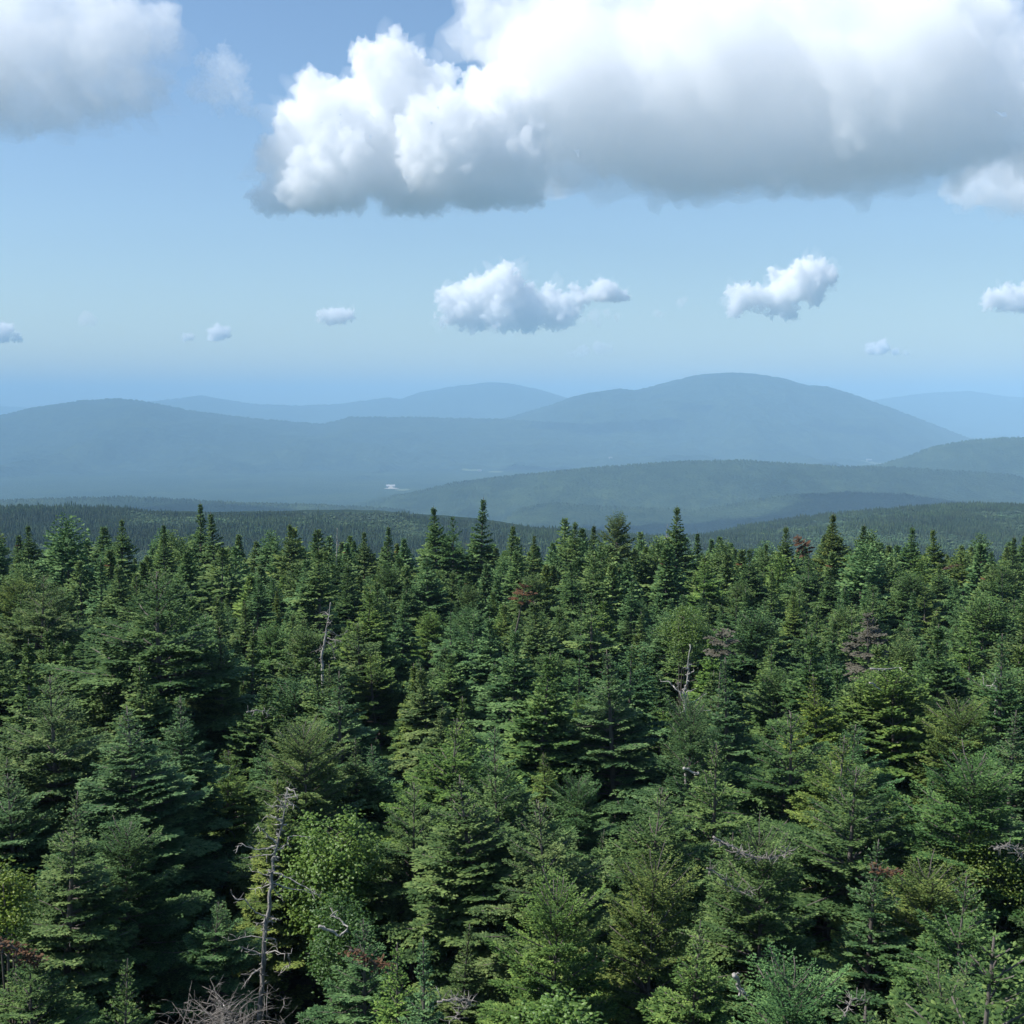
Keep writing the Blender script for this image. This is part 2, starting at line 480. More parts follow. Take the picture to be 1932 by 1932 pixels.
cloud('small puff just right of the broad knobbly cloud', [(1142, 552, 26), (1115, 557, 14), (1170, 557, 16), (1130, 540, 14)], 9300, V_FAR, 568, seed=7, fringe=V_HALO_FAR, billow=1.05, vox=.11)
cloud('twin-lobed white cloud floating above the highest summit', [(1520, 530, 44), (1480, 545, 34), (1550, 520, 30), (1400, 562, 30), (1435, 558, 24), (1380, 580, 16), (1490, 588, 20), (1460, 570, 26)], 9200, V_FAR, 600, seed=8, fringe=V_HALO_FAR, billow=1.05, vox=.11)
cloud('little domed cloud at the frame edge below the rounded white one', [(1890, 562, 24), (1920, 570, 28), (1865, 575, 14), (1950, 575, 26)], 9600, V_FAR, 586, seed=9, fringe=V_HALO_FAR, billow=1.05, vox=.11)
cloud('flat oval cloudlet alone in the sky left of centre', [(625, 598, 18), (645, 596, 17), (660, 594, 12), (608, 600, 10)], 9800, V_FAR, 612, seed=10, fringe=V_HALO_FAR, billow=1.05, vox=.11)
cloud('tiny cloudlet with a smaller companion low over the rounded far hill', [(412, 630, 16), (425, 626, 11), (398, 636, 9)], 11500, V_FAR, 643, seed=11, fringe=V_HALO_FAR, billow=1.05, vox=.11)
cloud('tiniest cloud scrap beside the low cloudlet', [(350, 637, 8), (360, 636, 8)], 11500, V_FAR, None, seed=12, fringe=V_HALO_FAR, billow=1.05, vox=.11)
cloud('faint smudge of cloud high over the broad shoulder mountain', [(165, 600, 15), (155, 607, 10), (175, 606, 11)], 10000, V_FAINT, None, seed=13, billow=.5)
cloud('pale low cloud cut by the frame edge over the long valley', [(8, 628, 20), (-14, 630, 24), (28, 636, 12)], 10500, V_FAR, 643, seed=14, fringe=V_HALO_FAR, billow=1.05, vox=.11)
cloud('small low cloud above the shoulder right of the summit', [(1645, 658, 13), (1662, 656, 14), (1690, 664, 9), (1710, 668, 6)], 12500, V_FAR, 670, seed=15, fringe=V_HALO_FAR, billow=1.05, vox=.11)
cloud('faint torn scraps of vapour under the small puff', [(1120, 596, 13), (1145, 590, 10), (1165, 596, 9), (1100, 604, 9), (1130, 612, 9)], 10000, V_FAINT, None, seed=17, billow=1.0)
cloud('lone pale fleck between the small puff and the twin-lobed cloud', [(1238, 592, 9), (1246, 594, 7)], 10000, V_FAINT, None, seed=18, billow=.8)
cloud('very faint fleck left of the twin-lobed cloud', [(1284, 571, 10), (1292, 566, 8)], 10000, V_FAINT, None, seed=19, billow=.8)
cloud('faint flat streak of cloud below the small puff', [(1100, 662, 14), (1130, 656, 14), (1148, 657, 11), (1080, 668, 8)], 12500, V_FAINT, 675, seed=16)

# ------------------------------------------------------------------ conifers
def unit(a):
    return a / np.maximum(np.linalg.norm(a, axis=-1, keepdims=True), 1e-9)

class Shoots:
    """needle-bearing shoots: each a small roof-shaped leaflet of five vertices"""
    def __init__(self): self.P, self.D, self.U, self.L, self.W, self.T = [], [], [], [], [], []
    def add(self, P, D, U, L, W, T):
        n = len(P)
        if n == 0: return
        b = lambda a: np.broadcast_to(np.asarray(a, float), (n,)).copy()
        self.P.append(np.asarray(P)); self.D.append(unit(np.asarray(D))); self.U.append(np.broadcast_to(np.asarray(U, float), (n, 3)).copy())
        self.L.append(b(L)); self.W.append(b(W)); self.T.append(b(T))
    def mesh(self, name, mat, rng):
        P, D, U, L, W, T = (np.concatenate(a) for a in (self.P, self.D, self.U, self.L, self.W, self.T))
        n = len(P)
        U = unit(U + rng.normal(0, .30, (n, 3)))
        S = unit(np.cross(D, U)); U = np.cross(S, D)
        L = L[:, None]; W = W[:, None]
        m = P + D * L * .5
        V = np.stack([P, m + S * W * .5 - U * W * .18, P + D * L, m - S * W * .5 - U * W * .18, m + U * W * .26], 1).reshape(-1, 3)
        b = (np.arange(n) * 5)[:, None]
        F = np.concatenate([b + [0, 1, 4], b + [1, 2, 4], b + [2, 3, 4], b + [3, 0, 4]])
        return mesh_np(name, V, F, mat, {'tone': ('FLOAT', np.repeat(np.clip(T, 0, 1), 5))})

UP = np.array([0, 0, 1.0])
LODS = {'near': (.054, .096, .044, .058), 'mid': (.082, .135, .088, .10), 'far': (.17, .29, .18, .20)}   # node step, shoot length, width, sub-shoot step

def make_fir(seed, H, Rd, lod='near', power=.8, foot=.06, gap=.22, lean=0.0, dens=1.0, blunt=0.0, lush=1.0, dead=.002, open_=0.0):
    """one balsam fir: tapered trunk with bare inner limbs, crown of flat layered fronds. Returns (trunk mesh, crown mesh)"""
    rng = np.random.default_rng(seed)
    step, sl, sw, sub = LODS[lod]
    zt = np.linspace(0, 1, 9); wood = .90 if blunt > .5 else .985
    bx = lean * zt ** 1.6 * H + .03 * np.sin(zt * 5 + seed) * zt; by = .03 * np.cos(zt * 4.2 + seed * 2) * zt
    axis = lambda z: np.array([np.interp(z / H, zt, bx), np.interp(z / H, zt, by), z])
    r0 = .013 * H + .03
    tb = MB(); tb.tube([axis(z * H * wood) - np.array([0, 0, .35 if i == 0 else 0]) for i, z in enumerate(zt)], [max(.008, r0 * (1 - z) ** .9) for z in zt], 7)
    sh = Shoots()
    # leader
    top = H
    if blunt < .5:
        n = int(46 * (.078 / sl))
        q = rng.random(n) ** .75; zz = top - q * .8
        a = rng.random(n) * 6.283
        d = np.stack([np.cos(a), np.sin(a), np.full(n, 1.9)], 1)
        sh.add(np.array([axis(z) for z in zz]) , d, np.stack([np.cos(a), np.sin(a), np.full(n, .4)], 1), sl * (.2 + .36 * q), sw * (.26 + .26 * q), .45 + rng.random(n) * .3)
    lump = rng.random((6, 7))
    z = H - (.28 if blunt < .5 else .02); w = 0
    while z > H * foot:
        t = (H - z) / (H * (1 - foot))
        prof = min(1.0, (t + .05 * blunt) ** power * 1.12) * (1 if blunt else min(1.0, (.30 + t / .36 * .70))) * (1 - .35 * max(0, t - .72) / .28)
        k = int(round((5 if t < .3 else 7) * dens * rng.uniform(.8, 1.2)))
        a0 = rng.random() * 6.283
        for j in range(k):
            az = a0 + 6.283 * j / k + rng.normal(0, .22)
            li = lump[int(t * 4.99), int((az / 6.283 % 1) * 6.99)]
            if t > .12 and li < gap: continue
            Lb = Rd * prof * rng.uniform(.72, 1.12) * (.72 + .45 * li) + .04
            zb = z + rng.normal(0, .03)
            e = R(46) * (1 - t) ** 3 + R(7 - 13 * t) + rng.normal(0, .06)
            o = axis(zb)
            hd = np.array([math.cos(az), math.sin(az), 0]); sd = np.array([-math.sin(az), math.cos(az), 0])
            n = max(3, int(Lb / step))
            bare = (.02 + .42 * t ** .8) if Lb > .35 else 0.0
            s = np.linspace(bare, 1, n)
            droop = rng.uniform(-.18, .10) * t; upt = rng.uniform(-.22, .08) * t + .12 * (1 - t)
            curve = lambda s: o + np.outer(s * Lb * math.cos(e), hd) + np.outer(Lb * (s * math.sin(e) - droop * np.sin(s * 2.6) + upt * s ** 3), UP) + np.outer(.10 * Lb * np.sin(s * 3 + az * 7) * s, sd)
            P = curve(s); Tn = unit(curve(s + .02) - P)
            fs = .42 + .58 * min(1, t / .34)
            isdead = rng.random() < dead * (.3 + t)
            btone = rng.uniform(.02, .38)
            # limb wood
            pts = curve(np.linspace(0, .9, 4))
            if lod == 'near' or (lod == 'mid' and Lb > .6): tb.tube(pts.tolist(), [.006 + .012 * Lb * q for q in (1, .75, .5, .2)], 4)
            tw = Lb * .52 * np.clip(1 - s, 0, 1) ** .75 * np.clip((s - bare) * 6 + .35, 0, 1) * lush + sl * .6
            m = max(1, int(tw.max() / sub))
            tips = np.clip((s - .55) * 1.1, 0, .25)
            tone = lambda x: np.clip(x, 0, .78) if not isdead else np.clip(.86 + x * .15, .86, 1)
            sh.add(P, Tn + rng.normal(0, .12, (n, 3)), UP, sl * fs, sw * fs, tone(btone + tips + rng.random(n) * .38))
            for side in (-1, 1):
                ang = R(56) + rng.normal(0, .12, n)
                td = Tn * np.cos(ang)[:, None] + side * sd * np.sin(ang)[:, None] - UP * (.05 + .08 * t) + rng.normal(0, .07, (n, 3))
                td = unit(td)
                kk = np.arange(m)
                off = (kk[None, :] + rng.random((n, 1)) * .6) * sub
                ok = off < tw[:, None]
                pk = P[:, None, :] + td[:, None, :] * off[..., None] - UP * (off[..., None] ** 2 * .25) + rng.normal(0, .009, (n, m, 3))
                tail = off + sub >= tw[:, None]
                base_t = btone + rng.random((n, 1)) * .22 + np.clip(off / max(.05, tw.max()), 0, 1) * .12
                tdm = np.broadcast_to(td[:, None, :], pk.shape); ssd = np.broadcast_to((unit(np.cross(td, UP)))[:, None, :], pk.shape)
                # terminal shoot of the twig, and side shoots along it
                q = ok
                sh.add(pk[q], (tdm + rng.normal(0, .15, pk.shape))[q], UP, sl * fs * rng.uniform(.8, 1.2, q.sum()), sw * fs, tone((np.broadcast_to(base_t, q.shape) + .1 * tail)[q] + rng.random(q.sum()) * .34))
                if lod != 'far':
                    for s2 in (-1, 1):
                        q = ok & (rng.random(ok.shape) < .78)
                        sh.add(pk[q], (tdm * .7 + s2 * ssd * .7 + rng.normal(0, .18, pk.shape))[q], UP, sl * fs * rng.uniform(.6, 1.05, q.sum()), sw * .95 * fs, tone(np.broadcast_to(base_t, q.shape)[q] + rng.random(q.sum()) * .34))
        z -= (.17 + .30 * t) * rng.uniform(.7, 1.3) * (1 + open_)
        w += 1
    # bare grey stubs below and inside the crown
    if lod != 'far':
        for i in range(int(10 * H / 6)):
            zb = rng.uniform(.12, .7) * H; az = rng.random() * 6.283; l = rng.uniform(.25, .8) * Rd
            o = axis(zb); d = np.array([math.cos(az), math.sin(az), rng.uniform(-.3, .2)])
            tb.tube([o, o + d * l * .5, o + d * l + UP * rng.uniform(-.1, .1)], [.012, .008, .004], 4)
    return tb.mesh('trunk', M_BARK, True), sh.mesh('crown', M_NEEDLE, rng)

VAR = {}
def variant(key, **kw):
    VAR[key] = (make_fir(**kw), kw)
# shapes: spire (narrow, pointed), cone (ordinary), broad (wide plates), ragged (gappy), blunt (flat broken top)
variant('spire_near', seed=1, H=6.0, Rd=1.05, power=.85, gap=.10, open_=-.28)
variant('cone_near', seed=2, H=6.0, Rd=1.5, power=.82, gap=.15, open_=-.28)
variant('cone2_near', seed=3, H=6.0, Rd=1.6, power=.75, gap=.2, lean=.03, open_=-.28)
variant('broad_near', seed=4, H=6.0, Rd=2.05, power=.55, gap=.22, open_=.25)
variant('broad2_near', seed=5, H=6.0, Rd=1.9, power=.6, gap=.26, open_=.15, lean=-.03)
variant('ragged_near', seed=6, H=6.0, Rd=1.5, power=.6, gap=.38, open_=.2, dead=.01)
variant('blunt_near', seed=7, H=6.0, Rd=1.75, power=.42, gap=.25, blunt=1.0, open_=.1)
variant('spire_mid', seed=11, H=6.0, Rd=1.05, lod='mid', power=1.0, gap=.10, open_=-.28)
variant('cone_mid', seed=12, H=6.0, Rd=1.4, lod='mid', power=.85, gap=.15, open_=-.28)
variant('cone2_mid', seed=13, H=6.0, Rd=1.5, lod='mid', power=.75, gap=.2, lean=.04, open_=-.28)
variant('broad_mid', seed=14, H=6.0, Rd=1.85, lod='mid', power=.55, gap=.24, open_=.2)
variant('ragged_mid', seed=16, H=6.0, Rd=1.45, lod='mid', power=.62, gap=.36, open_=.2, dead=.01)
variant('blunt_mid', seed=17, H=6.0, Rd=1.6, lod='mid', power=.42, gap=.25, blunt=1.0)
variant('spire_far', seed=21, H=6.0, Rd=1.0, lod='far', power=1.0, gap=.08, open_=-.28)
variant('cone_far', seed=22, H=6.0, Rd=1.3, lod='far', power=.88, gap=.15, open_=-.28)
variant('ragged_far', seed=23, H=6.0, Rd=1.25, lod='far', power=.65, gap=.32, open_=.15, dead=.01)
variant('blunt_far', seed=24, H=6.0, Rd=1.35, lod='far', power=.45, gap=.2, blunt=1.0)

TINTS = {'mid-green': (1.0, 1.0, 1.0), 'blue-green': (.88, 1.02, 1.16), 'dark green': (.72, .80, .82), 'yellowish green': (1.28, 1.14, .68), 'olive green': (1.12, 1.02, .82), 'pale blue-green': (1.08, 1.2, 1.4), 'fresh green': (1.12, 1.14, .88)}
TREES = []      # every individual fir: dict(x, y, h, ...)
def fir(key, x, y, h, tint, wide=1.0, rot=None, z=None):
    (tm, cm), kw = VAR[key]
    o = bpy.data.objects.new('fir_tree', None); o.empty_display_size = .3
    COL.objects.link(o)
    o.location = (x, y, float(ground_z(x, y)) if z is None else z)
    s = h / 6.0
    o.scale = (s * wide, s * wide, s)
    o.rotation_euler = (random.gauss(0, .04), random.gauss(0, .04), random.random() * 6.283 if rot is None else rot)
    t = link('trunk', tm, o)
    c = link('crown', cm, o)
    jit = random.gauss(1, .08)
    c['tint'] = [v * jit * random.gauss(1, .03) for v in TINTS[tint]]
    o['category'] = 'fir tree'; o['group'] = 'firs of the summit forest'
    TREES.append(dict(o=o, x=x, y=y, h=h, tint=tint, key=key.split('_')[0], rad=kw['Rd'] * s * wide, top=Vector((x, y, o.location.z + h))))
    return o

def fir_top(key, px, py, y, tint, wide=1.0, rot=None):
    """a fir whose leader reaches the height seen at (px, py), standing on the ground at distance y"""
    p = at(px, py, y)
    g = float(ground_z(p.x, p.y))
    return fir(key, p.x, p.y, p.z - g, tint, wide, rot)

KEY = [ # kind, px, py of the top, distance, tint, widening
 ('broad_near', 300, 1068, 41, 'dark green', 1.25), ('cone2_near', 262, 1325, 28.5, 'blue-green', 1.25), ('broad_near', 110, 1265, 31, 'mid-green', 1.0),
 ('cone_near', 92, 1490, 23.5, 'mid-green', 1.0), ('cone2_near', 918, 1440, 25.5, 'mid-green', 1.25), ('cone_near', 1168, 1222, 36, 'blue-green', 1.15),
 ('spire_near', 1745, 1432, 26.5, 'pale blue-green', 1.0), ('cone_near', 1632, 1592, 21.5, 'blue-green', 1.0), ('spire_near', 1392, 1230, 35, 'blue-green', 1.1),
 ('spire_near', 788, 1735, 17.8, 'pale blue-green', .8), ('cone2_near', 1570, 1262, 36, 'yellowish green', .95), ('broad2_near', 842, 1345, 31, 'fresh green', 1.05),
 ('cone_near', 640, 1262, 36, 'blue-green', 1.2), ('broad_near', 1060, 1500, 24, 'mid-green', .9), ('cone_near', 1905, 1330, 31, 'blue-green', 1.0),
 ('ragged_near', 1350, 1395, 28, 'mid-green', 1.0), ('broad2_near', 1560, 1380, 29, 'olive green', 1.0), ('broad2_near', 1210, 1470, 26.5, 'mid-green', 1.0),
 ('blunt_near', 1440, 1600, 22.5, 'mid-green', .9), ('broad_near', 775, 1470, 27.5, 'mid-green', .9), ('cone_near', 1370, 1560, 24, 'mid-green', .9),
 ('broad2_near', 1800, 1640, 20.5, 'mid-green', .95), ('blunt_near', 1480, 1855, 16.2, 'blue-green', .9), ('blunt_near', 1760, 1880, 16.5, 'mid-green', .85),
 ('cone_near', 735, 1760, 18.5, 'fresh green', .85), ('blunt_near', 1030, 1700, 19.5, 'fresh green', .9), ('cone_near', 195, 1790, 17.5, 'mid-green', .8),
 ('blunt_near', 580, 1395, 29, 'mid-green', 1.0), ('cone_near', 410, 1180, 41, 'mid-green', 1.0), ('broad_near', 60, 1080, 50, 'mid-green', 1.0),
 ('spire_mid', 905, 934, 87, 'dark green', 1.0), ('cone_mid', 826, 948, 88, 'dark green', .9), ('spire_mid', 374, 944, 91, 'dark green', 1.0), ('spire_mid', 406, 962, 87, 'mid-green', 1.1),
 ('cone_mid', 1278, 950, 81, 'mid-green', .9), ('cone_mid', 1566, 964, 82, 'olive green', .9), ('cone_mid', 1084, 979, 81, 'mid-green', .9), ('spire_mid', 1117, 984, 85, 'dark green', 1.0),
 ('blunt_mid', 1158, 980, 80, 'mid-green', .8), ('spire_mid', 1611, 983, 85, 'dark green', 1.0), ('cone_mid', 1722, 988, 83, 'dark green', .9), ('cone_mid', 222, 974, 87, 'mid-green', .9),
 ('cone_mid', 50, 985, 84, 'mid-green', .9), ('spire_mid', 130, 990, 87, 'dark green', 1.0), ('cone_mid', 540, 984, 87, 'mid-green', .9), ('cone_mid', 1487, 988, 85, 'mid-green', .9),
 ('spire_mid', 1322, 1000, 83, 'dark green', 1.0), ('spire_mid', 730, 988, 91, 'dark green', 1.0), ('spire_mid', 950, 985, 85, 'mid-green', 1.1), ('ragged_mid', 857, 970, 86, 'dark green', .9),
 ('cone_mid', 1776, 993, 81, 'olive green', .9), ('spire_mid', 1905, 1008, 84, 'dark green', 1.0), ('cone_mid', 684, 998, 88, 'mid-green', .9), ('spire_mid', 305, 985, 89, 'dark green', 1.0),
 ('spire_mid', 600, 998, 86, 'dark green', .9), ('spire_mid', 1000, 1005, 87, 'mid-green', .9), ('cone_mid', 1440, 1020, 87, 'mid-green', .9), ('cone_mid', 1390, 1030, 82, 'dark green', .9),
 ('blunt_near', 1200, 1640, 20.5, 'olive green', .8), ('cone2_near', 1290, 1730, 18.2, 'fresh green', .8),
 ('blunt_near', 1291, 1346, 31.7, 'blue-green', .8), ('cone_near', 622, 1248, 40.5, 'mid-green', 1.0),
]
# open places: (px, py, distance, radius) where the dead trees and birches stand, so their outlines stay free
SNAG_AT = at(490, 1932, 24.2)
FREE = [(SNAG_AT.x + .15, 24.0, 1.25), (SNAG_AT.x + .3, 22.0, 1.0), (SNAG_AT.x + .2, 20.3, .8), (at(625, 1500, 26).x + .1, 25.9, 1.5), (at(625, 1600, 24.5).x + .3, 24.2, 1.2), (at(625, 1600, 23).x + .3, 22.9, 1.1), (at(640, 1700, 22.5).x, 22.5, .9),
        (at(1290, 1300, 33).x, 33, .5), (at(620, 1200, 44).x, 43, .5)]
placed = []
def clear_of(x, y, d):
    return all((x - a) ** 2 + (y - b) ** 2 > (d * .5 + c * .5) ** 2 for a, b, c in placed) and all((x - a) ** 2 + (y - b) ** 2 > (c + d * .25) ** 2 for a, b, c in FREE)
for k, px, py, y, tint, wd in KEY:
    fir_top(k, px, py, y, tint, wd * (1.08 if y < 70 else 1.05))
    T = TREES[-1]; placed.append((T['x'], T['y'], 1.25 * min(1.6, T['rad'])))

TINT_BAG = ['mid-green'] * 9 + ['blue-green'] * 5 + ['dark green'] * 5 + ['olive green'] * 2 + ['fresh green'] * 2 + ['pale blue-green']
rnd = random.Random(42)
def canopy(x, y):
    """height of the canopy: waves of older and younger wood"""
    return 5.7 + .9 * noise.noise(Vector((x * .06, y * .06, 3.0))) + .6 * noise.noise(Vector((x * .17, y * .17, 9.0)))
cand = []
yy = 12.5
while yy < 118:
    sp = 1.68 + .004 * yy
    half = yy * .50 + 5
    n = int(2 * half / sp)
    for i in range(n):
        cand.append((-half + (i + rnd.random()) * sp, yy + rnd.uniform(-.5, .5) * sp))
    yy += sp * .86
cand.sort(key=lambda c: c[1])
N_IND = 288
rest = []
for x, y in cand:
    if not clear_of(x, y, 1.45 + .004 * y): continue
    placed.append((x, y, 1.35 if y < 60 else 1.6))
    h = canopy(x, y) * rnd.gauss(1, .16)
    if y < 22: h = min(h, (14 - 27 / 60 * y) + 1.2 + rnd.uniform(-.8, .3))    # near the tower the wood is younger
    h = max(2.6, min(h, 8.5))
    if y > 82: h *= rnd.choice([.55, .7, .8, .95])
    tint = rnd.choice(TINT_BAG)
    inside = abs(x) < y * .43 + 1.6
    if inside and len(TREES) < N_IND:
        lod = 'near' if y < 36 else 'mid'
        kind = rnd.choice(['spire', 'cone', 'cone2', 'cone', 'cone2', 'broad2', 'ragged', 'blunt', 'broad'] if lod == 'near' else ['spire', 'cone', 'cone2', 'cone', 'cone2', 'broad', 'ragged', 'blunt'])
        fir(kind + '_' + lod, x, y, h, tint, rnd.uniform(1.0, 1.32))
    else:
        rest.append((x, y, h, tint))

# the deeper forest: one mass of fir copies
def scatter(name, pts, rot, scl, vidx, tint, sources, label=None):
    """one object whose points carry instanced copies of the given (list of) source objects"""
    me = bpy.data.meshes.new(name)
    me.vertices.add(len(pts)); me.vertices.foreach_set('co', np.asarray(pts, np.float32).ravel())
    for nm, ty, arr in (('rot', 'FLOAT_VECTOR', rot), ('scl', 'FLOAT_VECTOR', scl), ('tint', 'FLOAT_VECTOR', tint), ('vidx', 'INT', vidx)):
        a = me.attributes.new(nm, ty, 'POINT')
        a.data.foreach_set('value' if ty == 'INT' else 'vector', np.asarray(arr, np.int32 if ty == 'INT' else np.float32).ravel())
    o = link(name, me)
    ng = bpy.data.node_groups.new(name, 'GeometryNodeTree')
    ng.interface.new_socket('Geometry', in_out='INPUT', socket_type='NodeSocketGeometry')
    ng.interface.new_socket('Geometry', in_out='OUTPUT', socket_type='NodeSocketGeometry')
    gi, go = ng.nodes.new('NodeGroupInput'), ng.nodes.new('NodeGroupOutput')
    join = ng.nodes.new('GeometryNodeJoinGeometry')
    insts = []
    for src in sources:
        j = ng.nodes.new('GeometryNodeJoinGeometry')
        for s in src:
            oi = ng.nodes.new('GeometryNodeObjectInfo'); oi.inputs['Object'].default_value = s; oi.transform_space = 'ORIGINAL'
            ng.links.new(oi.outputs['Geometry'], j.inputs[0])
        ti = ng.nodes.new('GeometryNodeGeometryToInstance'); ng.links.new(j.outputs[0], ti.inputs[0]); insts.append(ti)
    for ti in reversed(insts): ng.links.new(ti.outputs[0], join.inputs[0])
    iop = ng.nodes.new('GeometryNodeInstanceOnPoints')
    iop.inputs['Pick Instance'].default_value = True
    ng.links.new(gi.outputs[0], iop.inputs['Points']); ng.links.new(join.outputs[0], iop.inputs['Instance'])
    for nm, ty, sock in (('vidx', 'INT', 'Instance Index'), ('rot', 'FLOAT_VECTOR', 'Rotation'), ('scl', 'FLOAT_VECTOR', 'Scale')):
        na = ng.nodes.new('GeometryNodeInputNamedAttribute'); na.data_type = ty; na.inputs['Name'].default_value = nm
        ng.links.new(na.outputs['Attribute'], iop.inputs[sock])
    ng.links.new(iop.outputs[0], go.inputs[0])
    md = o.modifiers.new('scatter', 'NODES'); md.node_group = ng
    set_tag(o, label, kind='stuff')
    return o

def source(pair):
    a = bpy.data.objects.new('trunk_source', pair[0]); b = bpy.data.objects.new('crown_source', pair[1])
    return [a, b]
keys = ['spire_mid', 'cone_mid', 'cone2_mid', 'broad_mid', 'ragged_mid', 'blunt_mid', 'spire_far', 'cone_far', 'ragged_far', 'blunt_far']
srcs = [source(VAR[k][0]) for k in keys]
pts, rot, scl, vid, tin = [], [], [], [], []
for x, y, h, tint in rest:
    pts.append((x, y, float(ground_z(x, y))))
    rot.append((rnd.gauss(0, .03), rnd.gauss(0, .03), rnd.random() * 6.283))
    s = h / 6; w = rnd.uniform(1.0, 1.3)
    scl.append((s * w, s * w, s))
    vid.append(rnd.choice([0, 1, 1, 2, 3, 4, 5]) if y < 72 else rnd.choice([6, 7, 7, 8, 9]))
    j = rnd.gauss(1, .08); tin.append([v * j for v in TINTS[tint]])
scatter('deep_forest', pts, rot, scl, vid, tin, srcs, 'packed firs of the summit forest behind the nearest rows')

# ------------------------------------------------------------------ far woods on the bench and the hills
def make_far_tree(rng, mb, x, y, z, h, r):
    n = 6
    lv = rng.integers(3, 5)
    for i in range(lv):
        z0 = z + h * (.12 + .80 * i / lv); z1 = z + h * min(1.0, .12 + .80 * (i + 1.6) / lv)
        rr = r * (1 - i / lv * .85) * rng.uniform(.8, 1.15)
        a0 = rng.random() * 6.28
        ring = [(x + rr * rng.uniform(.7, 1.25) * math.cos(a0 + 6.283 * k / n), y + rr * rng.uniform(.7, 1.25) * math.sin(a0 + 6.283 * k / n), z0 + rng.normal(0, .12)) for k in range(n)]
        mb.poly(ring + [(x, y, z1)], [(k, (k + 1) % n, n) for k in range(n)])
def round_tree(rng, mb, x, y, z, h, r):
    """broad-leaved crown: lumpy low cluster of facets"""
    for c in range(4):
        cx, cy_, cz = x + rng.normal(0, r * .45), y + rng.normal(0, r * .45), z + h * rng.uniform(.5, .85)
        q = r * rng.uniform(.5, .8); n = 6; a0 = rng.random() * 6.28
        ring = [(cx + q * rng.uniform(.75, 1.2) * math.cos(a0 + 6.283 * k / n), cy_ + q * rng.uniform(.75, 1.2) * math.sin(a0 + 6.283 * k / n), cz) for k in range(n)]
        mb.poly(ring + [(cx, cy_, cz + q * .8), (cx, cy_, cz - q * 1.2)], [(k, (k + 1) % n, n) for k in range(n)] + [((k + 1) % n, k, n + 1) for k in range(n)])
def far_wood_material():
    m, nt, p = new_mat('far_foliage')
    geo = N(nt, 'ShaderNodeNewGeometry')
    tint = N(nt, 'ShaderNodeAttribute', attribute_name='tint', attribute_type='INSTANCER')
    c = ramp(nt, geo.outputs['Random Per Island'], [(0, (.026, .048, .028)), (.5, (.042, .074, .038)), (1, (.060, .098, .045))])
    nt.links.new(mixrgb(nt, 'MULTIPLY', 1.0, c, tint.outputs['Color']), p.inputs['Base Color'])
    p.inputs['Roughness'].default_value = .8; p.inputs['Specular IOR Level'].default_value = .15
    return m
M_WOOD = far_wood_material()
PATCH = []
for i in range(6):
    g = np.random.default_rng(100 + i); mb = MB()
    for a in range(16):
        x, y = (a % 4 + g.random()) * 3.0 - 6, (a // 4 + g.random()) * 3.0 - 6
        if g.random() < (.75 if i > 3 else .08): round_tree(g, mb, x, y, -.4, g.uniform(3.5, 6), g.uniform(1.3, 2.0))
        else: make_far_tree(g, mb, x, y, -.4, g.uniform(4.5, 8.5), g.uniform(1.0, 1.7))
    PATCH.append([bpy.data.objects.new('wood_patch', mb.mesh('wood_patch', M_WOOD))])
pts, rot, scl, vid, tin = [], [], [], [], []
g = np.random.default_rng(5)
y = 180.0
while y < 1480:
    cell = 10.5
    half = y * .455 + 15
    for x in np.arange(-half if y < 1180 else 60, half, cell):
        px, py = x + g.uniform(-3, 3), y + g.uniform(-3, 3)
        pts.append((px, py, float(ground_z(px, py)))); rot.append((0, 0, g.integers(0, 4) * math.pi / 2 + g.normal(0, .3)))
        s = g.uniform(.85, 1.2); scl.append((s, s, s * g.uniform(.85, 1.15))); hw = noise.noise(Vector((px * .009, py * .006, 4.0))) + .5 * noise.noise(Vector((px * .03, py * .02, 7.0)))
        vid.append(g.integers(4, 6) if hw + g.normal(0, .12) > .16 else g.integers(0, 4))
        t = g.uniform(.75, 1.25) * (1.05 if vid[-1] > 3 else .82); b = 1 + .35 * noise.noise(Vector((px * .012, py * .012, 0))); tin.append((t * b * g.uniform(.9, 1.15), t * b, t * g.uniform(.85, 1.05)))
    y += 10.0
scatter('bench_forest', pts, rot, scl, vid, tin, PATCH, 'hazy mixed forest on the bench below the summit')

# ------------------------------------------------------------------ dead trees, dead limbs, broad-leaved saplings
def bend(pts, n=4, wob=.0, g=None):
    """resample a polyline with a little wander"""
    out = []
    P = [Vector(p) for p in pts]
    for i in range(len(P) - 1):
        for k in range(n):
            q = P[i].lerp(P[i + 1], k / n)
            if wob and (i or k): q += Vector((g.gauss(0, wob), g.gauss(0, wob), g.gauss(0, wob)))
            out.append(q)
    out.append(P[-1])
    return out

def twigs(mb, pts, r, g, count, length, sides=4):
    """short side twigs along a limb"""
    for _ in range(count):
        i = g.randrange(1, len(pts))
        p = pts[i]
        d = Vector((g.gauss(0, 1), g.gauss(0, 1), g.gauss(0.15, .6))).normalized() * length * g.uniform(.4, 1.1)
        mid = p + d * .5 + Vector((0, 0, g.gauss(0, .03)))
        mb.tube([p, mid, p + d], [max(.004, r * .42), max(.003, r * .28), max(.002, r * .12)], sides)

def traced(pts, y, drift=0.0, full=True):
    """points seen in the photograph (2448-pixel) laid out in depth round distance y"""
    n = len(pts)
    return [at(p[0] / 1.267, p[1] / 1.267, y + drift * i / max(1, n - 1)) for i, p in enumerate(pts)]

